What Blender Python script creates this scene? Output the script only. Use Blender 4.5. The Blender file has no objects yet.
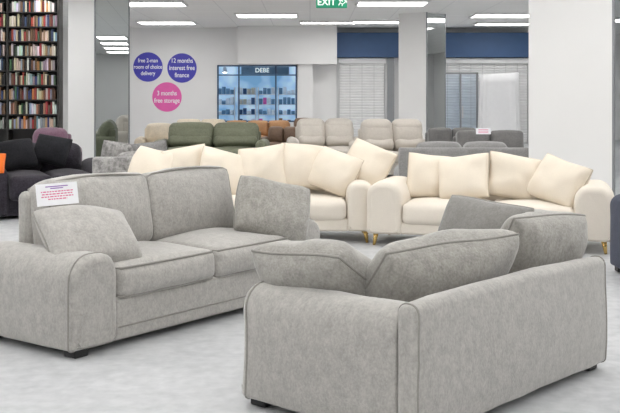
import bpy, math, random
from math import sin, cos, tan, pi, radians as R
from mathutils import Vector, Matrix, noise
random.seed(7)
S = bpy.context.scene
COL = S.collection
S.view_settings.view_transform = 'Standard'

# ------------------------------------------------------------------ materials
def newmat(name):
    m = bpy.data.materials.new(name); m.use_nodes = True
    nt = m.node_tree; b = nt.nodes['Principled BSDF']
    return m, nt, b
def plain(name, c, rough=.6, metal=0, bump=0, bscale=60, var=.04, vscale=4):
    m, nt, b = newmat(name)
    tc = nt.nodes.new('ShaderNodeTexCoord')
    n = nt.nodes.new('ShaderNodeTexNoise'); n.inputs['Scale'].default_value = vscale; n.inputs['Detail'].default_value = 4
    nt.links.new(tc.outputs['Object'], n.inputs['Vector'])
    r = nt.nodes.new('ShaderNodeValToRGB')
    r.color_ramp.elements[0].position = .3; r.color_ramp.elements[1].position = .7
    r.color_ramp.elements[0].color = (*[max(0, x*(1-var)) for x in c], 1)
    r.color_ramp.elements[1].color = (*[min(1, x*(1+var)) for x in c], 1)
    nt.links.new(n.outputs['Fac'], r.inputs['Fac']); nt.links.new(r.outputs['Color'], b.inputs['Base Color'])
    b.inputs['Roughness'].default_value = rough; b.inputs['Metallic'].default_value = metal
    return m
def fabric(name, c, dark=.8, light=1.12, scale=70, bump=.35, big=6, sheen=.25, rough=.9, stretch=(1, 1, 1), w=.55):
    m, nt, b = newmat(name)
    tc = nt.nodes.new('ShaderNodeTexCoord')
    mp = nt.nodes.new('ShaderNodeMapping'); mp.inputs['Scale'].default_value = stretch
    nt.links.new(tc.outputs['Object'], mp.inputs['Vector'])
    def nz(s, d, ro=.6):
        n = nt.nodes.new('ShaderNodeTexNoise'); n.inputs['Scale'].default_value = s; n.inputs['Detail'].default_value = d
        n.inputs['Roughness'].default_value = ro
        nt.links.new(mp.outputs['Vector'], n.inputs['Vector']); return n
    a, g = nz(scale, 3), nz(big, 5)
    mx = nt.nodes.new('ShaderNodeMath'); mx.operation = 'MULTIPLY_ADD'
    nt.links.new(a.outputs['Fac'], mx.inputs[0]); mx.inputs[1].default_value = w
    mg = nt.nodes.new('ShaderNodeMath'); mg.operation = 'MULTIPLY'; mg.inputs[1].default_value = 1-w
    nt.links.new(g.outputs['Fac'], mg.inputs[0]); nt.links.new(mg.outputs[0], mx.inputs[2])
    r = nt.nodes.new('ShaderNodeValToRGB')
    r.color_ramp.elements[0].position = .36; r.color_ramp.elements[1].position = .64
    r.color_ramp.elements[0].color = (*[x*dark for x in c], 1)
    r.color_ramp.elements[1].color = (*[min(1, x*light) for x in c], 1)
    nt.links.new(mx.outputs[0], r.inputs['Fac']); nt.links.new(r.outputs['Color'], b.inputs['Base Color'])
    b.inputs['Roughness'].default_value = rough
    b.inputs['Sheen Weight'].default_value = sheen; b.inputs['Sheen Roughness'].default_value = .5
    b.inputs['Specular IOR Level'].default_value = .2
    bp = nt.nodes.new('ShaderNodeBump'); bp.inputs['Strength'].default_value = bump; bp.inputs['Distance'].default_value = .006
    nt.links.new(a.outputs['Fac'], bp.inputs['Height']); nt.links.new(bp.outputs['Normal'], b.inputs['Normal'])
    return m
def emis(name, c, s):
    m, nt, b = newmat(name)
    b.inputs['Base Color'].default_value = (*c, 1); b.inputs['Emission Color'].default_value = (*c, 1); b.inputs['Emission Strength'].default_value = s
    return m

M = {}
ST = (1, 1, .75)
M['grey'] = fabric('grey_chenille', (.41, .393, .365), .80, 1.16, 85, .32, 24, sheen=.5, stretch=ST, w=.5)
M['grey_dk'] = fabric('grey_chenille_cushion', (.345, .33, .30), .76, 1.2, 85, .32, 22, sheen=.45, stretch=ST, w=.5)
M['grey_sm'] = fabric('grey_smooth_cloth', (.25, .24, .225), .86, 1.12, 80, .25, 20)
M['grey_pipe'] = fabric('grey_piping', (.30, .287, .262), .9, 1.1, 75, .2)
M['cream'] = fabric('cream_cloth', (.79, .725, .635), .97, 1.03, 120, .1, sheen=.1)
M['cream_p'] = fabric('cream_cushion_cloth', (.82, .735, .615), .97, 1.03, 120, .1, sheen=.1)
M['cream_e'] = fabric('cream_piping', (.62, .54, .43), .97, 1.03, 120, .1, sheen=.1)
M['gold'] = plain('brass', (.72, .50, .18), .25, 1)
M['blackfoot'] = plain('black_plastic', (.02, .02, .02), .5)
M['charcoal'] = fabric('charcoal_plush', (.030, .026, .034), .6, 1.6, 50, .4, sheen=.10)
M['black_c'] = fabric('black_cushion', (.015, .015, .018), .7, 1.5, 60, .3, sheen=.05)
M['navy_f'] = fabric('navy_cloth', (.05, .058, .09), .8, 1.2, 80, .3, sheen=.1)
M['mauve'] = fabric('mauve_velvet', (.17, .092, .13), .8, 1.3, 60, .3)
M['orange'] = fabric('orange_cloth', (.92, .19, .025), .93, 1.05, 60, .2)
M['olive'] = fabric('olive_leather', (.165, .175, .12), .85, 1.15, 30, .1, sheen=0, rough=.45)
M['taupe'] = fabric('taupe_leather', (.54, .495, .44), .94, 1.05, 30, .1, sheen=0, rough=.5)
M['taupe2'] = fabric('pale_taupe_leather', (.59, .545, .49), .94, 1.05, 30, .1, sheen=0, rough=.5)
M['brown'] = fabric('brown_leather', (.21, .14, .10), .85, 1.15, 30, .1, sheen=0, rough=.4)
M['tan'] = fabric('tan_leather', (.45, .25, .125), .9, 1.1, 30, .1, sheen=0, rough=.45)
M['ltan'] = fabric('beige_leather', (.72, .63, .50), .9, 1.1, 30, .1, sheen=0, rough=.45)
M['dgrey'] = fabric('slate_cloth', (.17, .165, .16), .8, 1.2, 60, .3)
M['mgrey'] = fabric('mid_grey_cloth', (.28, .275, .27), .8, 1.2, 60, .3)
M['pattern'] = fabric('patterned_grey_cloth', (.33, .32, .31), .5, 1.45, 28, .3)
M['paper'] = plain('paper', (.86, .86, .88), .7)
M['ink_red'] = plain('pink_ink', (.72, .15, .30), .7)
M['ink_purple'] = plain('purple_ink', (.30, .14, .45), .7)
M['white_wall'] = plain('painted_wall', (.82, .815, .81), .8, var=.015, vscale=1)
M['pillar'] = plain('painted_pillar', (.88, .875, .865), .7, var=.012, vscale=1)
M['navy'] = plain('navy_fascia_paint', (.04, .095, .215), .5)
M['shutter'] = plain('silver_shutter', (.80, .80, .80), .5)
M['shut_bar'] = plain('silver_bar', (.58, .58, .58), .5)
M['alu'] = plain('grey_aluminium', (.28, .29, .30), .4, .4)
M['dkframe'] = plain('dark_blue_frame', (.06, .12, .22), .4)
M['glassblue'] = plain('blue_glass_strip', (.16, .30, .45), .3)
M['wood_blk'] = plain('black_shelf_board', (.022, .02, .018), .5)
M['green'] = emis('exit_green', (.02, .36, .19), .10)
M['white_l'] = emis('exit_white', (.9, .95, .9), .6)
M['st_blue'] = plain('violet_vinyl', (.065, .06, .47), .5)
M['st_pink'] = plain('pink_vinyl', (.82, .13, .44), .5)
M['st_white'] = plain('white_vinyl', (.95, .95, .96), .5)
M['panel'] = emis('light_diffuser', (1, .99, .975), 8.2)
M['lamp'] = emis('shop_spotlight', (1, .95, .85), 6)
M['frame_w'] = plain('white_metal', (.8, .8, .8), .5)
m, nt, b = newmat('mirror'); b.inputs['Base Color'].default_value = (.68, .71, .71, 1); b.inputs['Metallic'].default_value = 1; b.inputs['Roughness'].default_value = .01; M['mirror'] = m
m, nt, b = newmat('window_glass'); b.inputs['Base Color'].default_value = (.85, .92, 1, 1); b.inputs['Transmission Weight'].default_value = 1; b.inputs['Roughness'].default_value = 0; b.inputs['IOR'].default_value = 1.02; M['glass'] = m
m = fabric('sheer_white_sheet', (.88, .88, .89), .97, 1.02, 60, .1); m.node_tree.nodes['Principled BSDF'].inputs['Alpha'].default_value = .86; M['white_cloth'] = m
# book cover takes each book's own object colour
m, nt, b = newmat('book_cover'); oi = nt.nodes.new('ShaderNodeObjectInfo'); nt.links.new(oi.outputs['Color'], b.inputs['Base Color']); b.inputs['Roughness'].default_value = .5; M['book'] = m
M['pages'] = plain('book_pages', (.75, .70, .58), .8)
# floor: pale grey, faintly marbled
m, nt, b = newmat('pale_grey_floor')
tc = nt.nodes.new('ShaderNodeTexCoord')
n1 = nt.nodes.new('ShaderNodeTexNoise'); n1.inputs['Scale'].default_value = 2.0; n1.inputs['Detail'].default_value = 9; n1.inputs['Roughness'].default_value = .68; n1.inputs['Distortion'].default_value = 1.4
n2 = nt.nodes.new('ShaderNodeTexNoise'); n2.inputs['Scale'].default_value = 12; n2.inputs['Detail'].default_value = 5
for n in (n1, n2): nt.links.new(tc.outputs['Object'], n.inputs['Vector'])
ad = nt.nodes.new('ShaderNodeMath'); ad.operation = 'ADD'; nt.links.new(n1.outputs['Fac'], ad.inputs[0]); nt.links.new(n2.outputs['Fac'], ad.inputs[1])
hf = nt.nodes.new('ShaderNodeMath'); hf.operation = 'MULTIPLY'; hf.inputs[1].default_value = .5; nt.links.new(ad.outputs[0], hf.inputs[0])
rp = nt.nodes.new('ShaderNodeValToRGB'); rp.color_ramp.elements[0].position = .36; rp.color_ramp.elements[1].position = .62
rp.color_ramp.elements[0].color = (.44, .45, .46, 1); rp.color_ramp.elements[1].color = (.58, .585, .595, 1)
nt.links.new(hf.outputs[0], rp.inputs['Fac']); nt.links.new(rp.outputs['Color'], b.inputs['Base Color']); b.inputs['Roughness'].default_value = .5
M['floor'] = m
# ceiling: tile grid
m, nt, b = newmat('ceiling_tiles')
tc = nt.nodes.new('ShaderNodeTexCoord'); br = nt.nodes.new('ShaderNodeTexBrick')
br.offset = 0; br.inputs['Scale'].default_value = 1; br.inputs['Brick Width'].default_value = 1.2; br.inputs['Row Height'].default_value = .6; br.inputs['Mortar Size'].default_value = .012
br.inputs['Color1'].default_value = (.87, .87, .86, 1); br.inputs['Color2'].default_value = (.89, .89, .88, 1); br.inputs['Mortar'].default_value = (.74, .74, .74, 1)
nt.links.new(tc.outputs['Object'], br.inputs['Vector']); nt.links.new(br.outputs['Color'], b.inputs['Base Color']); b.inputs['Roughness'].default_value = .9
M['ceiling'] = m
# shop interior seen through the window; its walls glow to look lit
m, nt, b = newmat('glowing_shop_wall')
tc = nt.nodes.new('ShaderNodeTexCoord'); n = nt.nodes.new('ShaderNodeTexNoise'); n.inputs['Scale'].default_value = 1.1
nt.links.new(tc.outputs['Object'], n.inputs['Vector'])
rp = nt.nodes.new('ShaderNodeValToRGB'); rp.color_ramp.elements[0].position = .38; rp.color_ramp.elements[1].position = .6
rp.color_ramp.elements[0].color = (.22, .40, .56, 1); rp.color_ramp.elements[1].color = (.72, .82, .90, 1)
nt.links.new(n.outputs['Fac'], rp.inputs['Fac']); nt.links.new(rp.outputs['Color'], b.inputs['Base Color'])
nt.links.new(rp.outputs['Color'], b.inputs['Emission Color']); b.inputs['Emission Strength'].default_value = .5
M['shop'] = m

# ------------------------------------------------------------------ mesh tools
class MB:
    def __init__(s): s.v = []; s.f = []; s.mi = []
    def add(s, v, f, mat=None, mi=0):
        o = len(s.v)
        s.v += [(mat @ Vector(p)) if mat is not None else Vector(p) for p in v]
        s.f += [[i+o for i in q] for q in f]; s.mi += [mi]*len(f)
        return s
    def mesh(s, name, mats, smooth=True):
        me = bpy.data.meshes.new(name); me.from_pydata([tuple(p) for p in s.v], [], s.f)
        for m in (mats if isinstance(mats, (list, tuple)) else [mats]): me.materials.append(m)
        for p, i in zip(me.polygons, s.mi): p.material_index = i; p.use_smooth = smooth
        me.update(); return me
def link(name, me, parent=None, loc=None, rot=None):
    o = bpy.data.objects.new(name, me); COL.objects.link(o)
    if parent: o.parent = parent
    if loc: o.location = loc
    if rot: o.rotation_euler = rot
    return o
def obj(name, mb, mat, parent=None, smooth=True, **k): return link(name, mb.mesh(name, mat, smooth), parent, **k)
def tag(o, label, cat, group=None):
    o['label'] = label; o['category'] = cat
    if group: o['group'] = group
    return o
def thing(name, label, cat, loc=(0, 0, 0), rz=0, group=None):
    o = link(name, None, None, loc, (0, 0, rz)); o.empty_display_size = .1
    return tag(o, label, cat, group)
def struct(name, mb, mat, parent=None, smooth=False):
    o = obj(name, mb, mat, parent, smooth)
    if not parent: o['kind'] = 'structure'
    return o
def box(x0, x1, y0, y1, z0, z1):
    v = [(x, y, z) for z in (z0, z1) for y in (y0, y1) for x in (x0, x1)]
    f = [(0, 2, 3, 1), (4, 5, 7, 6), (0, 1, 5, 4), (2, 6, 7, 3), (0, 4, 6, 2), (1, 3, 7, 5)]
    return v, f
def bx(*a): return MB().add(*box(*a))
def axl(h, r, k, m):
    i = h-r
    c = [i + r*tan(pi/4*j/k) for j in range(1, k+1)]
    return [-x for x in reversed(c)] + [-i + 2*i*j/m for j in range(m+1)] + c
def rbox(x0, x1, y0, y1, z0, z1, r, bulge=(0, 0, 0), k=3, m=6, nz=0, seed=0):
    c = Vector(((x0+x1)/2, (y0+y1)/2, (z0+z1)/2)); h = [(x1-x0)/2, (y1-y0)/2, (z1-z0)/2]
    r = min(r, min(h)*.98)
    L = [axl(q, r, k, m) for q in h]; idx = {}; V = []; F = []
    def vid(p):
        key = tuple(round(q, 5) for q in p)
        if key not in idx:
            q = [max(-(h[i]-r), min(h[i]-r, p[i])) for i in range(3)]
            d = Vector([p[i]-q[i] for i in range(3)]); w = Vector(q) + d.normalized()*r
            n = [w[i]/h[i] for i in range(3)]
            for i in range(3):
                a, b_ = (i+1) % 3, (i+2) % 3
                w[i] += n[i]*bulge[i]*max(0, 1-n[a]**2)*max(0, 1-n[b_]**2)
            w = w + c
            if nz:
                w = w + noise.noise_vector(w*3.2 + Vector((seed*7.1, seed*3.3, 0)))*nz + noise.noise_vector(w*9 + Vector((seed, 0, 0)))*nz*.35
            idx[key] = len(V); V.append(w)
        return idx[key]
    for a in range(3):
        b_, cc = (a+1) % 3, (a+2) % 3
        for s in (-1, 1):
            for i in range(len(L[b_])-1):
                for j in range(len(L[cc])-1):
                    q = []
                    for (ii, jj) in ((i, j), (i+1, j), (i+1, j+1), (i, j+1)):
                        p = [0, 0, 0]; p[a] = s*h[a]; p[b_] = L[b_][ii]; p[cc] = L[cc][jj]; q.append(vid(p))
                    F.append(q if s > 0 else q[::-1])
    return V, F
def rprof(w, h, rt, rb, k=6, z0=0):
    # rounded rectangle outline, counter-clockwise in (u, z), with points along its straight sides
    C = []
    for (cx, cz, r, a0) in ((w/2-rb, z0+rb, rb, -90), (w/2-rt, z0+h-rt, rt, 0), (-w/2+rt, z0+h-rt, rt, 90), (-w/2+rb, z0+rb, rb, 180)):
        C.append([(cx+r*cos(R(a0+90*i/k)), cz+r*sin(R(a0+90*i/k))) for i in range(k+1)])
    P = []
    for i, c in enumerate(C):
        P += c; a, e = c[-1], C[(i+1) % 4][0]
        m = 5 if i in (0, 2) else 2
        if math.dist(a, e) > .02: P += [(a[0]+(e[0]-a[0])*j/m, a[1]+(e[1]-a[1])*j/m) for j in range(1, m)]
    return P
def prism(P, y0, y1, bev, k=4, m=6, bow=0, nz=0, seed=0, bev1=None, puff=0):
    # outline P in x,z swept along y with rounded end edges; puff swells the sides softly
    bev1 = bev if bev1 is None else bev1
    n = len(P); N = []
    zs_ = [p[1] for p in P]; z0, z1 = min(zs_), max(zs_)
    for i in range(n):
        a, c = P[i-1], P[(i+1) % n]; t = Vector((c[0]-a[0], c[1]-a[1])).normalized(); N.append((t.y, -t.x))
    secs = [(y0+bev*(1-cos(pi/2*i/k)), bev*(1-sin(pi/2*i/k))) for i in range(0, k+1)]
    secs += [(y0+bev+(y1-y0-bev-bev1)*j/m, 0) for j in range(1, m)]
    secs += [(y1-bev1*(1-cos(pi/2*i/k)), bev1*(1-sin(pi/2*i/k))) for i in range(k, -1, -1)]
    V = []; F = []
    for (y, ins) in secs:
        t = (y-y0)/(y1-y0)
        for (p, q) in zip(P, N):
            s = 1 + bow*sin(pi*t)
            zz = (p[1]-z0)/(z1-z0)
            pf = puff*sin(pi*min(1, max(0, t)))*sin(pi*zz)*q[0]
            w = Vector(((p[0]-q[0]*ins)*s+pf, y, p[1]-q[1]*ins))
            if nz: w += noise.noise_vector(w*3+Vector((seed*5, 0, 0)))*nz + noise.noise_vector(w*8+Vector((seed*2, 0, 0)))*nz*.4
            V.append(w)
    for j in range(len(secs)-1):
        for i in range(n):
            a, b_ = j*n+i, j*n+(i+1) % n
            F.append((a, a+n, b_+n, b_))
    F.append(list(range(n))); F.append(list(range((len(secs)-1)*n, len(secs)*n))[::-1])
    return V, F
def tube(pts, r, closed=True, seg=6):
    pts = [Vector(p) for p in pts]; n = len(pts); V = []; F = []
    for i in range(n):
        a = pts[i-1] if (closed or i) else pts[0]; c = pts[(i+1) % n] if (closed or i < n-1) else pts[-1]
        t = (c-a).normalized(); up = Vector((0, 0, 1)) if abs(t.z) < .9 else Vector((1, 0, 0))
        s = t.cross(up).normalized(); u = s.cross(t)
        for j in range(seg):
            q = 2*pi*j/seg; V.append(pts[i]+s*cos(q)*r+u*sin(q)*r)
    for i in range(n if closed else n-1):
        for j in range(seg):
            a = i*seg+j; b_ = i*seg+(j+1) % seg; i2 = ((i+1) % n)*seg
            F.append((a, b_, i2+(j+1) % seg, i2+j))
    return V, F
def cyl(r0, r1, z0, z1, seg=16, x=0, y=0):
    V = []; F = []
    for (r, z) in ((r0, z0), (r1, z1)):
        V += [(x+r*cos(2*pi*i/seg), y+r*sin(2*pi*i/seg), z) for i in range(seg)]
    F = [(i, (i+1) % seg, seg+(i+1) % seg, seg+i) for i in range(seg)]
    F += [list(range(seg))[::-1], list(range(seg, 2*seg))]
    return V, F

# ------------------------------------------------------------------ cushions
def pillow_shape(w, h, t, seed, n=22, pinch=.035, wr=.012, cr_=.045):
    V = []; F = []; g = [sin(pi/2*(-1+2*i/n)) for i in range(n+1)]
    def pos(u, v, s):
        cr = 1-cr_*(u*u*v*v)**1.5
        x = w/2*u*cr*(1-pinch*(1-v*v)); z = h/2*v*cr*(1-pinch*(1-u*u))
        e = max(0, (1-u*u)*(1-v*v))
        th = t/2*(e**.36)*(1-.12*v)
        p = Vector((x, s*th, z))
        q = noise.noise_vector(Vector((x*6, s*2+seed*3.7, z*6)))*wr*min(1, e*4)*1.2
        q2 = noise.noise_vector(Vector((x*2.4, seed*1.9, z*2.4)))*wr*1.4
        return p+q+q2
    idx = {}
    def vid(i, j, s):
        if i in (0, n) or j in (0, n): s = 0
        if (i, j, s) not in idx: idx[(i, j, s)] = len(V); V.append(pos(g[i], g[j], s))
        return idx[(i, j, s)]
    for s in (-1, 1):
        for i in range(n):
            for j in range(n):
                q = [vid(i, j, s), vid(i+1, j, s), vid(i+1, j+1, s), vid(i, j+1, s)]
                F.append(q if s < 0 else q[::-1])
    edge = [(i, 0) for i in range(n)]+[(n, j) for j in range(n)]+[(i, n) for i in range(n, 0, -1)]+[(0, j) for j in range(n, 0, -1)]
    E = [V[idx[(i, j, 0)]] for i, j in edge]
    return V, F, E
def cushion(label, mat, w, h, t, base, loc, yaw=0, tilt=15, roll=0, seed=1, pipe=None, pr=.007, group=None, n=22, name='cushion', wr=.012, pinch=.035, cr=.045):
    V, F, E = pillow_shape(w, h, t, seed, n, pinch, wr, cr)
    o = obj(name, MB().add(V, F), mat)
    o.matrix_basis = base @ Matrix.Translation(loc) @ Matrix.Rotation(R(yaw), 4, 'Z') @ Matrix.Rotation(-R(tilt), 4, 'X') @ Matrix.Rotation(R(roll), 4, 'Y')
    tag(o, label, 'cushion', group)
    obj('piping', MB().add(*tube(E, pr)), pipe or mat, o)
    return o

# ------------------------------------------------------------------ sofas
def sofa(name, label, cat, loc, rz, W, D, mat, arm_h=.6, arm_w=.25, back_h=.8, seat_h=.48, n=2, foot=.05, style='block',
         full_back=False, bt=.16, cush=True, cush_top=None, pipe=None, detail=True, arm_r=.11, headrest=False, seat_over=.0, cmat=None, seat_t=.21, bmat=None, group=None, plump=.05, cr=.085, gap=.004, zb=.025, puff=.012, bpuff=0, sb=(.025, .03), rail=.04):
    t = thing(name, label, cat, loc, rz, group)
    k, m = (4, 10) if detail else (3, 4)
    nzv = .010 if detail else 0
    cmat = cmat or mat; bmat = bmat or mat
    ix = W/2-arm_w
    bs = obj('base', MB().add(*rbox(-ix-.02, ix+.02, -D/2+rail, D/2-.06, foot, seat_h-seat_t+.02, .03, (0, .0, 0), k, m)), mat, t)
    if pipe:
        zr = foot+.085
        obj('piping', MB().add(*tube([(-ix+2*ix*j/8, -D/2+rail-.001, zr) for j in range(9)], .006, False)), pipe, bs)
    yb = D/2-bt+.004 if full_back else D/2-.01
    for s in (-1, 1):
        P = rprof(arm_w, arm_h-foot, min(arm_r, arm_w*.49), .025, 6 if detail else 4, foot)
        V, F = prism(P, -D/2, yb, .055, k, m, .02, nzv, s, .012 if full_back else .05, puff)
        a = obj('arm', MB().add(V, F), mat, t, loc=(s*(W/2-arm_w/2), 0, 0))
        for f in list(a.data.polygons)[-2:]: f.use_smooth = False
        if pipe:
            off = (k)*len(P)
            obj('piping', MB().add(*tube([V[off+i] for i in range(len(P))], .006)), pipe, a)
    bw = W if full_back else 2*ix+.06
    P = rprof(bt, back_h-foot, min(.05, bt*.42), .025, 6 if detail else 3, foot)
    mb = MB(); V, F = prism(P, -bw/2, bw/2, .025 if full_back else .04, k, m, .02, nzv, 5, None, bpuff)
    V = [Vector((v[1], -v[0]+D/2-bt/2, v[2])) for v in V]
    if bpuff: V = [Vector((v[0], v[1], v[2]+(.018*(1-(2*v[0]/bw)**2) if v[2] > back_h-.12 else 0))) for v in V]
    bk = obj('backrest', mb.add(V, F), bmat, t)
    for f in list(bk.data.polygons)[-2:]: f.use_smooth = False
    if pipe and full_back:
        for off in (k*len(P), len(V)-(k+1)*len(P)):
            obj('piping', MB().add(*tube([V[off+i] for i in range(len(P))], .006)), pipe, bk)
    cw = 2*ix/n
    for i in range(n):
        x0 = -ix+i*cw+gap; x1 = x0+cw-2*gap
        y0 = -D/2-seat_over; y1 = D/2-bt+.01
        c = obj('seat_cushion', MB().add(*rbox(x0, x1, y0, y1, seat_h-seat_t, seat_h, .06, (.0, sb[0], sb[1]), k, m, nzv, i+2)), cmat, t)
        if pipe:
            for zz in (seat_h-.018, seat_h-seat_t+.02):
                L = [(x0+.01, y0+.25, zz), (x0+.008, y0+.06, zz), (x0+.04, y0+.012, zz)]
                L += [(x0+.04+(x1-x0-.08)*j/8, y0+.012-sb[0]*.35*sin(pi*j/8), zz+.004*sin(pi*j/8)) for j in range(1, 8)]
                L += [(x1-.04, y0+.012, zz), (x1-.008, y0+.06, zz), (x1-.01, y0+.25, zz)]
                obj('piping', MB().add(*tube(L, .008, False)), pipe, c)
        if cush:
            ct = cush_top or back_h+.08
            hh = ct-seat_h
            V, F = rbox(x0, x1, -.12, .12, 0, hh, cr, (.0, plump, zb), k, m, nzv*1.5, i+9)
            mt = Matrix.Translation((0, D/2-bt-.13, seat_h-.01)) @ Matrix.Rotation(-R(12), 4, 'X')
            c = obj('back_cushion', MB().add(V, F, mt), cmat, t)
            if pipe:
                for yy in (-.10, .10):
                    L = [(x0+.010, yy, .1), (x0+.010, yy, hh-.06), (x0+.02, yy, hh-.022), (x0+.06, yy, hh-.006)]
                    L += [(x0+.06+(x1-x0-.12)*j/6, yy, hh-.006+zb*.6*sin(pi*j/6)) for j in range(1, 6)]
                    L += [(x1-.06, yy, hh-.006), (x1-.02, yy, hh-.022), (x1-.010, yy, hh-.06), (x1-.010, yy, .1)]
                    obj('piping', MB().add(*tube([mt @ Vector(p) for p in L], .009, False)), pipe, c)
            if headrest:
                V, F = rbox(x0-.005, x1+.005, -.13, .13, 0, .34, .125, (.0, .05, .025), k, m)
                obj('headrest', MB().add(V, F, Matrix.Translation((0, D/2-bt-.05, ct-.29)) @ Matrix.Rotation(-R(6), 4, 'X')), cmat, t)
                V, F = rbox(x0+.01, x1-.01, -.13, .13, 0, .24, .11, (.0, .05, .01), k, m)
                obj('lumbar_roll', MB().add(V, F, Matrix.Translation((0, D/2-bt-.20, seat_h+.01))), cmat, t)
    for sx in (-1, 1):
        for sy in (-1, 1):
            x = sx*(W/2-.09); y = sy*(D/2-.09)
            if style == 'gold':
                V, F = cyl(.014, .030, 0, foot+.02, 14)
                V = [(v[0]+x+sx*.02*(1 if v[2] < .01 else 0), v[1]+y+sy*.02*(1 if v[2] < .01 else 0), v[2]) for v in V]
                obj('foot', MB().add(V, F), M['gold'], t)
            else:
                obj('foot', MB().add(*rbox(x-.05, x+.05, y-.05, y+.05, 0, foot+.03, .008, k=1, m=1)), M['blackfoot'], t, smooth=False)
    return t
def SM(loc, rz): return Matrix.Translation(loc) @ Matrix.Rotation(rz, 4, 'Z')
X = lambda px, d: (px-310)*d/1000
Z = lambda py, d: 1.5-(py-100)*d/1000

# ------------------------------------------------------------------ the room
CH = 3.96; BD = 34.0
XL, XR, YN = -11.5, 28.0, -7
struct('floor', bx(XL, XR, YN, 37, -.1, 0), M['floor'])
struct('ceiling', bx(XL, XR, YN, 37, CH, CH+.1), M['ceiling'])
struct('wall_left', bx(XL-.2, XL, YN, 37, 0, CH), M['white_wall'])
struct('wall_right', bx(XR, XR+.2, YN, 37, 0, CH), M['white_wall'])
wx0, wx1, wz0, wz1 = X(217, BD), X(297, BD), .75, Z(65, BD)
mb = bx(XL, wx0, BD, BD+.2, 0, CH)
mb.add(*box(wx0, wx1, BD, BD+.2, 0, wz0)).add(*box(wx0, wx1, BD, BD+.2, wz1, CH))
mb.add(*box(wx1, X(337, BD), BD, BD+.2, 0, CH)).add(*box(X(337, BD), XR, BD+.3, BD+.5, 0, CH))
struct('wall_back', mb, M['white_wall'])
struct('trim_1', bx(X(238, 33.2), X(337, 33.2), 33.2, BD, Z(64, 33.2), CH), M['white_wall'])
struct('trim_2', bx(X(298, 33.4), X(313, 33.4), 33.4, BD, 0, Z(64, 33.2)), M['white_wall'])
struct('trim_3', bx(X(331, 33.9), X(531, 33.9), 33.75, BD+.29, Z(57.5, 34), Z(33, 34)), M['navy'])
struct('baseboard_back', bx(XL, wx0, BD-.02, BD, 0, .12), M['frame_w'])
wf = MB()
fw = .05
for (a, c) in ((wx0, wx0+fw), (X(238, BD), X(238, BD)+fw), (X(275, BD), X(275, BD)+fw), (wx1-fw, wx1)):
    wf.add(*box(a, c, BD+.04, BD+.14, wz0, wz1))
wf.add(*box(wx0, wx1, BD+.04, BD+.14, wz0, wz0+fw)).add(*box(wx0, wx1, BD+.04, BD+.14, wz1-fw, wz1)).add(*box(wx0, wx1, BD+.05, BD+.13, wz1-.36, wz1-.32))
w = struct('window_1', wf, M['dkframe'])
struct('pane', bx(wx0+.02, wx1-.02, BD+.085, BD+.095, wz0+.02, wz1-.02), M['glass'], w)
struct('wall_shop', MB().add(*box(wx0-.5, wx1+.5, BD+2.4, BD+2.5, 0, 3.4)).add(*box(wx0-.6, wx0-.5, BD+.2, BD+2.5, 0, 3.4)).add(*box(wx1+.5, wx1+.6, BD+.2, BD+2.5, 0, 3.4)), M['shop'])

def text_mesh(name, body, size, mat, parent=None, mat4=None, extrude=.003, bold=.0):
    cu = bpy.data.curves.new('t', 'FONT'); cu.body = body; cu.size = size; cu.align_x = 'CENTER'; cu.align_y = 'CENTER'; cu.extrude = extrude
    o = bpy.data.objects.new('t', cu); COL.objects.link(o)
    bpy.context.view_layer.update()
    me = bpy.data.meshes.new_from_object(o.evaluated_get(bpy.context.evaluated_depsgraph_get()))
    bpy.data.objects.remove(o)
    if bold:     # heavier strokes: the outlines repeated a hair apart
        V = [v.co.copy() for v in me.vertices]; F = [list(p.vertices) for p in me.polygons]; mb = MB()
        for (dx, dy, dz) in ((-bold, 0, 0), (bold, 0, .0006), (0, bold, .0012), (0, -bold, .0018)):
            mb.add([(v.x+dx*size, v.y+dy*size, v.z+dz) for v in V], F)
        me = mb.mesh(name, mat, False)
    me.materials.clear(); me.materials.append(mat)
    r = link(name, me, parent)
    if mat4 is not None: r.matrix_basis = mat4
    return r
FACE = Matrix.Rotation(R(90), 4, 'X')     # text plane turned to face -Y
sg = obj('shop_sign', bx(X(241, BD), X(289, BD), BD+.15, BD+.17, wz1-.31, wz1-.06), M['glassblue'], smooth=False)
tag(sg, 'blue glass sign strip with pale letters across the top of the shop window', 'sign')
text_mesh('lettering', 'DEBE', .21, M['white_l'], sg, Matrix.Translation((X(262, BD), BD+.146, wz1-.18)) @ FACE, bold=.02)
for (px, lab, ms) in ((226, 'blue display rack behind the left panes of the shop window', (M['glassblue'], M['dkframe'], M['st_white'])), (247, 'pale display rack of boxes in the middle of the shop window', (M['frame_w'], M['ltan'], M['navy'])), (267, 'display rack with pink boxes right of the shop window middle', (M['st_pink'], M['st_white'], M['glassblue'])), (287, 'display rack of bright boxes behind the right pane of the window', (M['st_white'], M['glassblue'], M['tan']))):
    x = X(px, BD+1.6)
    rk = thing('display_rack', lab, 'shelf', (x, BD+1.6, 0))
    for s in (-1, 1): obj('upright', bx(s*.31-.015, s*.31+.015, -.15, .15, 0, 1.95), M['frame_w'], rk, False)
    for q in range(4):
        obj('shelf', bx(-.31, .31, -.15, .15, .6+q*.36, .625+q*.36), M['frame_w'], rk, False)
        for e in range(4):
            hh = random.uniform(.12, .27)
            obj('boxed_stock', MB().add(*rbox(-.28+e*.145, -.16+e*.145, -.12, .1, .626+q*.36, .626+q*.36+hh, .01, k=1, m=1)), ms[random.randrange(3)], rk)
    lp = thing('spotlight', lab.replace('display rack', 'shop spotlight over the display rack'), 'lamp', (x, BD+1.1, 2.5))
    obj('shade', MB().add(*cyl(.09, .05, -.02, .16, 14)), M['frame_w'], lp)
    obj('bulb', MB().add(*cyl(.05, .075, -.06, -.021, 14)), M['lamp'], lp)

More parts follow.
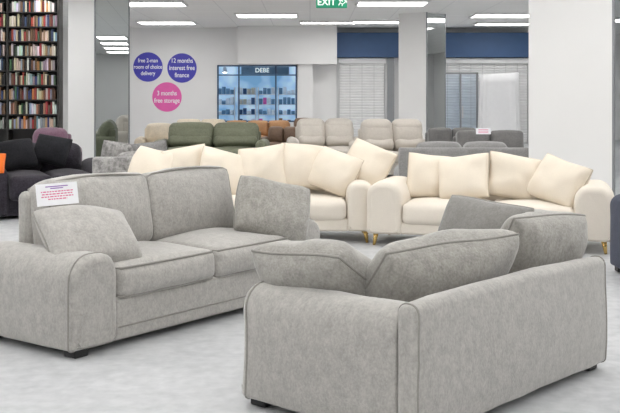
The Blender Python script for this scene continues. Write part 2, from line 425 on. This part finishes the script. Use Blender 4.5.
# shutters
def shutter(label, x0, x1, y, z1):
    t = thing('roller_shutter', label, 'shutter', ((x0+x1)/2, y, 0)); w2 = (x1-x0)/2
    V = []; ns = 30; hs = (z1-.2)/ns
    rows = []
    for i in range(ns):
        for (dy, dz) in ((0.008, .0), (-.012, .10), (-.018, .5), (-.012, .86), (0.008, .96)):
            rows.append((dy, .02+hs*(i+dz)))
    for (dy, z) in rows: V += [(-w2+.06, dy, z), (w2-.06, dy, z)]
    F = [(2*i, 2*i+1, 2*i+3, 2*i+2) for i in range(len(rows)-1)]
    obj('curtain', MB().add(V, F), M['shutter'], t, False)
    nb = int((x1-x0)/.36)
    for i in range(1, nb): x = -w2+(x1-x0)*i/nb; obj('tie_bar', bx(x-.006, x+.006, -.030, -.017, .02, z1-.2), M['shut_bar'], t, False)
    for s in (-1, 1): obj('guide_rail', bx(s*w2-.05, s*w2+.05, -.07, .05, 0, z1), M['shut_bar'], t, False)
    obj('housing', MB().add(*rbox(-w2, w2, -.12, .08, z1-.2, z1, .03, k=2, m=2)), M['shutter'], t)
    obj('bottom_bar', bx(-w2+.06, w2-.06, -.045, .03, 0, .08), M['shut_bar'], t, False)
shutter('closed silver roller shutter under the navy fascia left of the middle pillar', X(338, BD), X(386, BD), BD+.02, 2.93)
shutter('closed silver roller shutter under the navy fascia right of the middle pillar', X(436, BD), X(529, BD), BD+.02, 2.93)
struct('trim_4', bx(X(387, BD), X(394, BD), BD-.1, BD+.28, 0, 2.93), M['alu'])
d = MB(); dx0, dx1, dy = X(443, 33.4), X(478, 33.4), 33.4
for (a, c) in ((dx0, dx0+.06), ((dx0+dx1)/2-.025, (dx0+dx1)/2+.025), (dx1-.06, dx1)): d.add(*box(a, c, dy-.04, dy+.04, 0, 2.42))
d.add(*box(dx0, dx1, dy-.04, dy+.04, 2.36, 2.42)).add(*box(dx0, dx1, dy-.04, dy+.04, 0, .12))
dr = struct('door_1', d, M['alu'])
struct('pane', bx(dx0+.05, dx1-.05, dy-.005, dy+.005, .1, 2.38), M['glass'], dr)
struct('door_handle', bx((dx0+dx1)/2+.05, (dx0+dx1)/2+.08, dy-.1, dy-.03, .9, 1.3), M['frame_w'], dr)
# sheet-covered stand
V = []; F = []; nseg = 72; lev = 9
for j in range(lev):
    zz = 2.35*j/(lev-1); sp = 1+.10*(1-j/(lev-1))
    for i in range(nseg):
        a = 2*pi*i/nseg; ca, sa = cos(a), sin(a)
        rx = .62*math.copysign(abs(ca)**.5, ca)*sp; ry = .13*math.copysign(abs(sa)**.5, sa)*sp
        f = 1+.09*sin(a*13+zz*.6)*(1-.6*j/(lev-1))
        V.append((rx*(1+(f-1)*.4), ry*f*1.1, zz+(.05*cos(a)*j/(lev-1))))
for j in range(lev-1):
    for i in range(nseg): F.append((j*nseg+i, j*nseg+(i+1) % nseg, (j+1)*nseg+(i+1) % nseg, (j+1)*nseg+i))
F.append([(lev-1)*nseg+i for i in range(nseg)])
tag(obj('covered_stand', MB().add(V, F), M['white_cloth'], loc=(X(499, 32.3), 32.3, 0)), 'tall display stand draped in a white sheet before the right shutter', 'covered stand')

# pillars: square, turned to the store grid; mirrored on the right-hand face
AZ = R(-41.6)
def pillar(label, px_edge, d, w, ext=0):
    c = Matrix.Translation((X(px_edge, d), d, 0)) @ Matrix.Rotation(AZ, 4, 'Z')
    o = obj('pillar', MB().add(*box(-w-ext, 0, 0, w, 0, CH)), M['pillar'], smooth=False); o.matrix_basis = c
    o['kind'] = 'structure'; tag(o, label, 'pillar')
    obj('mirror_panel', MB().add(*box(.001, .02, .03, w-.03, .12, CH-.02)), M['mirror'], o, False)
    obj('mirror_edge', MB().add(*box(.0, .028, w-.03, w, 0, CH)), M['alu'], o, False)
    obj('mirror_edge', MB().add(*box(.0, .028, .0, .03, 0, CH)), M['alu'], o, False)
    obj('mirror_base', MB().add(*box(.0, .026, .03, w-.03, 0, .12)), M['alu'], o, False)
    obj('skirting', MB().add(*box(-w-ext-.012, 0, -.015, 0, 0, .14)), M['alu'], o, False)
    return o
pillar('white square pillar with a mirrored side beside the tall bookcase', 94, 21.6, .95)
pillar('white square pillar with a mirrored side between the two shutters', 426, 28.0, .95)
pillar('broad white pillar on the right behind the cream sofa', 612, 12.0, 1.12)

# ceiling lights
def clight(x, y, label, group=None, w=1.7, dp=1.1):
    t = thing('ceiling_light', label, 'ceiling light', (x, y, CH), 0, group)
    f = MB()
    V = [(-w/2-.05, -dp/2-.05), (w/2+.05, -dp/2-.05), (w/2+.05, dp/2+.05), (-w/2-.05, dp/2+.05), (-w/2, -dp/2), (w/2, -dp/2), (w/2, dp/2), (-w/2, dp/2)]
    VV = [(p[0], p[1], z) for z in (-.05, -.001) for p in V]
    FF = []
    for i in range(4):
        j = (i+1) % 4
        FF += [(i, 4+i, 4+j, j), (8+i, 8+j, 12+j, 12+i), (i, j, 8+j, 8+i), (4+i, 12+i, 12+j, 4+j)]
    obj('frame', f.add(VV, FF), M['frame_w'], t, False)
    obj('diffuser', bx(-w/2, w/2, -dp/2, dp/2, -.03, -.004), M['panel'], t, False)
for (px, d, dp, lab) in ((167, 31.5, 1.1, 'long white ceiling light panel above the round wall stickers'), (267, 28.8, 1.1, 'long white ceiling light panel in front of the shop window bulkhead'), (328, 31.4, .6, 'narrow far ceiling light panel right of the bulkhead beside the navy fascia'),
                     (392, 25.2, 1.1, 'near ceiling light panel at the photo top left of the middle pillar'), (380, 31.2, .8, 'far ceiling light panel above the left roller shutter'), (503, 28.8, 1.1, 'nearer ceiling light panel over the right roller shutter'),
                     (503, 32.0, .8, 'farthest ceiling light panel just before the navy fascia on the right'), (150, 25.3, 1.1, 'ceiling light panel at the very top beside the mirrored left pillar')):
    clight(X(px, d), d, lab, dp=dp)
for y in (-3, 1.5, 6, 10.5, 15, 19.5):
    for x in (-8.5, -5, -1.6, 1.8, 5.2, 8.8):
        clight(x+.3*sin(y), y, 'recessed white ceiling light panel over the near seating area', 'ceiling lights over the near seating area')
for (x, y) in ((-7.4, 21.2), (-8.5, 24), (-8.5, 29), (8.8, 24), (9.5, 29), (13, 20.6), (17, 20.4), (21, 20.2), (25, 20), (13, 26), (17, 29), (21, 27), (25, 31), (13, 10), (17, 4), (21, 12)):  # first panel is added to brighten the left pillar's white face
    clight(x, y, 'recessed white ceiling light panel near a side wall', 'ceiling lights along the side walls')

# exit sign
ed = 20.0
e = thing('exit_sign', 'green exit sign hanging from the ceiling at the top of the photo', 'sign', (X(331.5, ed), ed, 0))
zb_ = Z(8, ed)
obj('panel', MB().add(*rbox(-.31, .31, -.03, .03, zb_, zb_+.22, .012, k=2, m=1)), M['green'], e)
for s in (-1, 1): obj('hanger', MB().add(*cyl(.008, .008, zb_+.21, CH, 8, s*.22)), M['alu'], e)
text_mesh('lettering', 'EXIT', .18, M['white_l'], e, Matrix.Translation((-.1, -.032, zb_+.11)) @ FACE, bold=.02)
g = MB()
fx, fz = .17, zb_+.11
for P in ([(-.03, -.06), (.0, -.01), (.02, .04)], [(.0, -.01), (.045, -.03), (.04, -.075)], [(.02, .04), (.06, .02)], [(.02, .04), (-.02, .03)]):
    g.add(*tube([(fx+p[0], -.034, fz+p[1]) for p in P], .010, False))
g.add(*rbox(fx+.015, fx+.045, -.04, -.03, fz+.045, fz+.085, .01, k=2, m=1))
obj('running_figure', g, M['white_l'], e)
g = MB(); ax = .265
g.add(*tube([(ax-.035, -.034, fz-.035), (ax+.03, -.034, fz+.03)], .008, False)).add(*tube([(ax-.01, -.034, fz+.032), (ax+.032, -.034, fz+.032), (ax+.032, -.034, fz-.01)], .008, False))
obj('arrow', g, M['white_l'], e)

# round wall stickers
def sticker(px, py, r, mat, lines, label, size):
    x, z = X(px, BD), Z(py, BD)
    V = [(r*cos(2*pi*i/64), 0, r*sin(2*pi*i/64)) for i in range(64)]; V += [(v[0], -.012, v[2]) for v in V]
    F = [list(range(64))[::-1], list(range(64, 128))] + [(i, (i+1) % 64, 64+(i+1) % 64, 64+i) for i in range(64)]
    o = obj('wall_sticker', MB().add(V, F), mat, smooth=False, loc=(x, BD-.001, z)); tag(o, label, 'sign')
    for i, ln in enumerate(lines):
        text_mesh('lettering', ln, size, M['st_white'], o, Matrix.Translation((0, -.014, ((len(lines)-1)/2-i)*size*1.4)) @ FACE @ Matrix.Diagonal((1, 1.25, 1, 1)), bold=.014)
sticker(148, 67, .50, M['st_blue'], ('free 2-man', 'room of choice', 'delivery'), 'round violet wall sticker about free delivery, nearest the mirrored pillar', .155)
sticker(182, 68, .50, M['st_blue'], ('12 months', 'interest free', 'finance'), 'round violet wall sticker about interest free finance', .175)
sticker(167, 97, .50, M['st_pink'], ('3 months', 'free storage'), 'round pink wall sticker below the two violet ones', .178)

# ------------------------------------------------------------------ bookcase and books
bd = 20.0
bxl, bxm, bxr = X(-13, bd), X(9.5, bd), X(60, bd)
t = thing('bookcase', 'tall black bookcase full of books at the left edge', 'bookcase', (0, bd, 0))
for x in (bxl, bxm, bxr): obj('upright', bx(x-.02, x+.02, -.15, .16, 0, 3.62), M['wood_blk'], t, False)
obj('back_panel', bx(bxl, bxr, .14, .16, 0, 3.62), M['wood_blk'], t, False)
obj('plinth', bx(bxl, bxr, -.13, .14, 0, .035), M['wood_blk'], t, False)
zs = [.35+.29*k for k in range(12)]
for z in [.06]+zs:
    for (a, c) in ((bxl, bxm), (bxm, bxr)): obj('shelf', bx(a+.02, c-.02, -.15, .14, z-.022, z), M['wood_blk'], t, False)
B = MB(); P = []
for i in range(7):
    a = R(180+180*i/6); P.append((.5*cos(a), -.42+.08*sin(a)))
outer = P+[(.5, .5), (.38, .5), (.38, -.36), (-.38, -.36), (-.38, .5), (-.5, .5)]
n = len(outer)
V = [(p[0], p[1], 0) for p in outer]+[(p[0], p[1], 1) for p in outer]
F = [(i, (i+1) % n, n+(i+1) % n, n+i) for i in range(n)]+[list(range(n))[::-1], list(range(n, 2*n))]
B.add(V, F); B.add(*box(-.38, .38, -.36, .46, .02, .97), mi=1)
bm_ = B.mesh('book', [M['book'], M['pages']], False)
ORD = ['first', 'second', 'third', 'fourth', 'fifth', 'sixth', 'seventh', 'eighth', 'ninth', 'tenth', 'eleventh', 'twelfth', 'thirteenth', 'fourteenth', 'fifteenth', 'sixteenth', 'seventeenth', 'eighteenth', 'nineteenth', 'twentieth', 'twenty-first', 'twenty-second', 'twenty-third', 'twenty-fourth', 'twenty-fifth', 'twenty-sixth', 'twenty-seventh', 'twenty-eighth', 'twenty-ninth', 'thirtieth']
CL = [('white', (.75, .73, .70)), ('cream', (.62, .54, .42)), ('red', (.38, .06, .05)), ('dark red', (.17, .03, .03)), ('navy blue', (.04, .06, .15)), ('black', (.02, .02, .02)), ('tan', (.42, .27, .15)), ('brown', (.16, .085, .05)), ('green', (.07, .14, .08)), ('grey', (.30, .30, .31)), ('orange', (.55, .24, .09)), ('pale blue', (.32, .42, .50))]
rb = random.Random(11)
for k in range(2, 11):
    row = 10-k
    for (a, c, bay, cap) in ((bxl, bxm, 'narrow left bay', 9), (bxm, bxr, 'wide right bay', 30)):
        x = a+.025; i = 0
        while i < cap:
            th = rb.uniform(.028, .052)
            if x+th > c-.025: break
            h = rb.uniform(.17, .255); dp = rb.uniform(.17, .22)
            cn, cc = rb.choices(CL, (6, 5, 2, 2, 2, 4, 3, 4, 1.5, 3, 1, 1.5))[0]
            o = link('book', bm_, None, (x+th/2, bd-.12+dp*.5, zs[k])); o.scale = (th*.96, dp, h)
            o.color = (*[q*rb.uniform(.8, 1.15) for q in cc], 1)
            tag(o, '%s book, %s from left on %s visible shelf down, %s' % (cn, ORD[i], ORD[row], bay), 'book', 'books on the tall bookcase')
            x += th+.001; i += 1

# ------------------------------------------------------------------ the two grey sofas
LL, LR = (-1.007, 7.001, 0), R(53.8)
sofa('sofa', 'large light grey chenille sofa with high back on the left', 'sofa', LL, LR, 2.46, .95, M['grey'], arm_h=.60, arm_w=.35, back_h=.90, seat_h=.50, n=2, foot=.045, bt=.14, cush_top=.975, pipe=M['grey_pipe'], arm_r=.15, seat_over=-.005, plump=.08, cr=.06, gap=-.006, zb=.04, puff=.025, sb=(.05, .045), rail=.02)
ML = SM(LL, LR)
cushion('grey piped cushion in the left corner of the large grey sofa', M['grey'], .62, .50, .27, ML, (-.82, -.14, .635), yaw=-12, tilt=54, roll=7, seed=3, pipe=M['grey_pipe'], wr=.018)
cushion('grey piped cushion propped on the far arm of the large grey sofa', M['grey_dk'], .58, .48, .27, ML, (.83, -.29, .68), yaw=-34, tilt=32, roll=15, seed=5, pipe=M['grey_pipe'], wr=.018, cr=.06)
pc = obj('price_card', bx(-.13, .13, -.001, .001, -.07, .07), M['paper'], smooth=False)
pc.matrix_basis = Matrix.Translation((-1.60, 6.33, .905)) @ Matrix.Rotation(R(24), 4, 'Z') @ Matrix.Rotation(R(-14), 4, 'X') @ Matrix.Rotation(R(-3), 4, 'Y')
tag(pc, 'white price card with pink print on the large grey sofa back', 'price card')
g = MB()
for (z, w_) in ((.05, .14), (.038, .08)): g.add(*box(-w_/2, w_/2, -.0022, -.001, z-.003, z+.003))
obj('heading', g, M['ink_purple'], pc, False)
g = MB()
for (z, w_) in ((.018, .20), (.002, .19), (-.014, .20), (-.030, .12)):
    x = -w_/2
    while x < w_/2:
        l = random.uniform(.008, .022); g.add(*box(x, min(w_/2, x+l), -.0022, -.001, z-.0035, z+.0035)); x += l+.005
obj('print', g, M['ink_red'], pc, False)

RL, RR = (.656, 5.259, 0), R(228.3)
sofa('sofa', 'smaller light grey chenille sofa seen from behind in the foreground', 'sofa', RL, RR, 1.84, 1.06, M['grey'], arm_h=.60, arm_w=.27, back_h=.625, seat_h=.47, n=2, foot=.04, bt=.10, full_back=True, cush=False, pipe=M['grey_pipe'], arm_r=.125, puff=.028, bpuff=.035)
MR = SM(RL, RR)
cushion('grey piped cushion leaning over the near arm of the foreground sofa', M['grey_dk'], .60, .46, .34, MR, (.62, -.29, .635), yaw=-84, tilt=56, roll=3, seed=8, pipe=M['grey_pipe'], wr=.020, cr=.06)
cushion('wide grey piped back cushion in the middle of the foreground sofa', M['grey_dk'], .86, .48, .40, MR, (.21, .16, .63), yaw=-18, tilt=38, roll=3, seed=9, pipe=M['grey_pipe'], wr=.022, cr=.06)
cushion('mottled grey piped cushion highest at the right end of the foreground sofa', M['grey_dk'], .64, .46, .34, MR, (-.62, .25, .665), yaw=-14, tilt=24, roll=-3, seed=12, pipe=M['grey_pipe'], wr=.022, cr=.06)
cushion('smooth dark grey cushion leaning on the far arm of the foreground sofa', M['grey_sm'], .66, .48, .24, MR, (-.56, -.06, .69), yaw=80, tilt=16, roll=2, seed=14, pipe=M['grey_pipe'], cr=.05)

# ------------------------------------------------------------------ cream sofas
CLc, CLr = (-.65, 10.92, 0), R(0)
sofa('sofa', 'long cream sofa lined with cream cushions behind the grey sofas', 'sofa', CLc, CLr, 2.64, .95, M['cream'], arm_h=.64, arm_w=.28, back_h=.76, seat_h=.45, n=3, foot=.12, style='gold', bt=.2, cush=False, arm_r=.12, pipe=None, seat_over=0)
MC = SM(CLc, CLr)
CP = [(-1.08, .10, .735, 12, -10, 'leftmost cream cushion on the long cream sofa'), (-.70, .13, .735, -12, 12, 'second cream cushion from the left end of the long cream sofa'), (-.30, .02, .705, 18, 16, 'tilted cream cushion third from the left on the long cream sofa'), (.13, .08, .745, -7, -14, 'upright cream cushion in the middle of the long cream sofa'),
      (.57, .13, .75, 4, 12, 'cream cushion third from the right end of the long cream sofa'), (.92, -.03, .715, 18, -20, 'tilted cream cushion second from the right end of the long cream sofa'), (1.27, .06, .78, 24, -16, 'cream cushion slumped over the right arm of the long cream sofa')]
for i, (x, y, z, ro, yw, lab) in enumerate(CP):
    cushion(lab, M['cream_p'], (.52, .52, .56, .54, .52, .52, .54)[i], .50, .30, MC, (x, y, z), yaw=yw, tilt=(26, 16, 26, 18, 14, 28, 28)[i], roll=ro, seed=20+i, n=20, group='cushions on the long cream sofa', pr=.007, wr=.024, pinch=.04, cr=.04, pipe=M['cream_e'])
CRc, CRr = (1.88, 10.43, 0), R(-15.7)
sofa('sofa', 'cream sofa with brass feet beside the broad white pillar', 'sofa', CRc, CRr, 2.44, .95, M['cream'], arm_h=.66, arm_w=.36, back_h=.74, seat_h=.44, n=2, foot=.12, style='gold', bt=.18, cush=False, arm_r=.15, puff=.025)
MD = SM(CRc, CRr)
for i, (x, y, z, ro, yw, lab) in enumerate(((-.66, .12, .68, 7, 20, 'leftmost cream cushion on the cream sofa near the pillar'), (-.27, .0, .69, -7, -8, 'cream cushion second from left on the cream sofa near the pillar'), (.24, .12, .69, 9, 14, 'cream cushion third from left on the cream sofa near the pillar'), (.70, -.05, .67, 16, -26, 'rightmost cream cushion slanting on the cream sofa near the pillar'))):
    cushion(lab, M['cream_p'], (.48, .56, .58, .60)[i], .49, .29, MD, (x, y, z), yaw=yw, tilt=(18, 26, 16, 28)[i], roll=ro, seed=40+i, n=20, group='cushions on the cream sofa near the pillar', pr=.007, wr=.024, pinch=.04, cr=.04, pipe=M['cream_e'])

# ------------------------------------------------------------------ the rest of the stock
DLc, DLr = (-3.50, 13.2, 0), R(26)
sofa('sofa', 'charcoal plush sofa at the left edge below the bookcase', 'sofa', DLc, DLr, 1.85, 1.05, M['charcoal'], arm_h=.70, arm_w=.38, back_h=.80, seat_h=.54, n=2, foot=.04, cush_top=.90, arm_r=.185, pipe=None, seat_t=.30, plump=.12, seat_over=.06, zb=.06, puff=.03, sb=(.06, .05))
MD2 = SM(DLc, DLr)
cushion('black cushion standing on the charcoal sofa back', M['black_c'], .46, .40, .24, MD2, (.10, .04, .84), yaw=-20, tilt=28, roll=12, seed=61, n=14)
cushion('black cushion beside the orange one on the charcoal sofa', M['black_c'], .46, .40, .24, MD2, (-.34, .02, .79), yaw=5, tilt=28, roll=-8, seed=62, n=14)
cushion('small orange cushion at the left edge on the charcoal sofa', M['orange'], .32, .28, .15, MD2, (-.74, -.46, .71), yaw=-20, tilt=32, roll=0, seed=63, n=14)
sofa('armchair', 'mauve velvet armchair in front of the tall bookcase', 'armchair', (X(45, 17.2), 17.4, 0), R(4), 1.05, .9, M['mauve'], back_h=.9, arm_h=.70, arm_w=.22, n=1, foot=.06, cush_top=1.0, detail=False, plump=.09, cr=.11, zb=.04)
PTc = (X(170, 12.3), 12.35, 0)
sofa('sofa', 'patterned grey sofa with its back to the long cream sofa', 'sofa', PTc, R(180), 1.75, .9, M['pattern'], back_h=.82, arm_h=.62, n=2, foot=.05, full_back=True, cush_top=.88, detail=False)
MP = SM(PTc, R(180))
cushion('patterned grey cushion at the outer end of the patterned sofa back', M['pattern'], .44, .40, .20, MP, (.60, .16, .80), yaw=0, tilt=20, roll=-10, seed=71, n=14)
cushion('plain grey cushion on the patterned sofa beside the leftmost cream cushion', M['mgrey'], .44, .40, .20, MP, (.22, .16, .80), yaw=6, tilt=18, roll=8, seed=72, n=14)
sofa('sofa', 'wide low olive leather sofa left of the pale recliners', 'sofa', (X(212, 21.4), 21.4, 0), R(-3), 2.4, .95, M['olive'], back_h=.82, arm_h=.66, arm_w=.22, n=2, foot=.06, cush_top=.95, headrest=True, detail=True, plump=.08, cr=.10, gap=.002, zb=.03, arm_r=.108)
sofa('armchair', 'pale beige leather armchair left of the olive leather sofa', 'armchair', (X(158, 23.2), 23.4, 0), R(6), 1.1, .95, M['ltan'], back_h=.84, arm_h=.64, arm_w=.22, n=1, foot=.06, cush_top=.94, detail=False, plump=.09, cr=.10, zb=.04)
sofa('sofa', 'brown leather sofa between the olive sofa and the recliners', 'sofa', (X(282, 23.6), 23.8, 0), R(-8), 1.15, .95, M['brown'], back_h=.78, arm_h=.62, arm_w=.2, n=2, foot=.06, cush_top=.86, detail=False, plump=.09, cr=.08, gap=0, zb=.02)
sofa('sofa', 'beige leather sofa in the far row below the pink sticker', 'sofa', (X(200, 26.5), 26.5, 0), R(0), 1.8, .95, M['ltan'], back_h=.90, arm_h=.66, n=2, foot=.06, cush_top=.99, detail=False, plump=.09, cr=.08, gap=0, zb=.02)
sofa('sofa', 'tan leather sofa in the far row below the shop window', 'sofa', (X(258, 28.2), 28.2, 0), R(4), 2.3, .95, M['tan'], back_h=.84, arm_h=.66, n=3, foot=.06, cush_top=.92, detail=False, plump=.09, cr=.08, gap=0, zb=.02)
sofa('armchair', 'brown leather armchair in the far row right of the tan sofa', 'armchair', (X(303, 30), 30.3, 0), R(-6), 1.0, .95, M['brown'], back_h=.86, arm_h=.66, arm_w=.2, n=1, foot=.06, cush_top=.95, detail=False)
sofa('recliner_sofa', 'pale taupe two seat recliner sofa, left of the two recliners', 'sofa', (X(326, 21.6), 21.6, 0), R(4), 1.66, 1.0, M['taupe2'], back_h=.92, arm_h=.70, arm_w=.22, n=2, foot=.05, cush_top=1.03, headrest=True, detail=True, plump=.10, arm_r=.108, cr=.09, gap=-.004, zb=.01, puff=.03)
sofa('recliner_sofa', 'taupe two seat recliner sofa in front of the middle pillar', 'sofa', (X(396, 19.8), 19.8, 0), R(12), 1.70, 1.0, M['taupe'], back_h=.92, arm_h=.70, arm_w=.22, n=2, foot=.05, cush_top=1.05, headrest=True, detail=True, plump=.10, arm_r=.108, cr=.09, gap=-.004, zb=.01, puff=.03)
sofa('sofa', 'mid grey sofa with its back turned behind the right cream sofa', 'sofa', (X(462, 13.2), 13.4, 0), R(180), 1.7, .9, M['mgrey'], back_h=.88, arm_h=.62, n=2, foot=.05, full_back=True, cush_top=.95, detail=False)
sofa('sofa', 'slate grey sofa with a price card left of the broad pillar', 'sofa', (X(492, 16.2), 16.2, 0), R(0), 1.5, .9, M['dgrey'], back_h=.9, arm_h=.70, arm_w=.2, n=2, foot=.05, cush_top=1.0, detail=False, cr=.05)
sofa('sofa', 'slate grey sofa behind the mid grey one, nearest the middle pillar', 'sofa', (X(452, 18.6), 18.4, 0), R(0), 1.3, .9, M['dgrey'], back_h=.9, arm_h=.70, arm_w=.2, n=2, foot=.05, cush_top=.98, detail=False, cr=.05)
p2 = obj('price_card', bx(-.12, .12, -.001, .001, -.05, .05), M['paper'], smooth=False)
p2.matrix_basis = Matrix.Translation((X(485, 15.9), 16.05, 1.0)) @ Matrix.Rotation(R(-12), 4, 'X')
tag(p2, 'small white price card on the slate grey sofa back', 'price card')
g = MB()
for z in (.025, 0, -.025): g.add(*box(-.08, .08, -.003, -.001, z-.004, z+.004))
obj('print', g, M['ink_red'], p2, False)
sofa('armchair', 'dark navy armchair cut by the right edge of the photo', 'armchair', (3.14, 8.42, 0), R(0), 1.0, .85, M['navy_f'], back_h=.70, arm_h=.68, arm_w=.22, n=1, foot=.05, cush_top=.78)

# ------------------------------------------------------------------ light and camera
w = bpy.data.worlds.new('World'); S.world = w; w.use_nodes = True
bg = w.node_tree.nodes['Background']; bg.inputs['Color'].default_value = (.96, .98, 1, 1); bg.inputs['Strength'].default_value = .5
cam = bpy.data.cameras.new('Camera'); cam.sensor_width = 36; cam.lens = 1000/620*36; cam.shift_y = -(206.5-100)/620; cam.clip_end = 200
co = bpy.data.objects.new('Camera', cam); COL.objects.link(co); co.location = (0, 0, 1.5); co.rotation_euler = (R(90), 0, 0)
S.camera = co
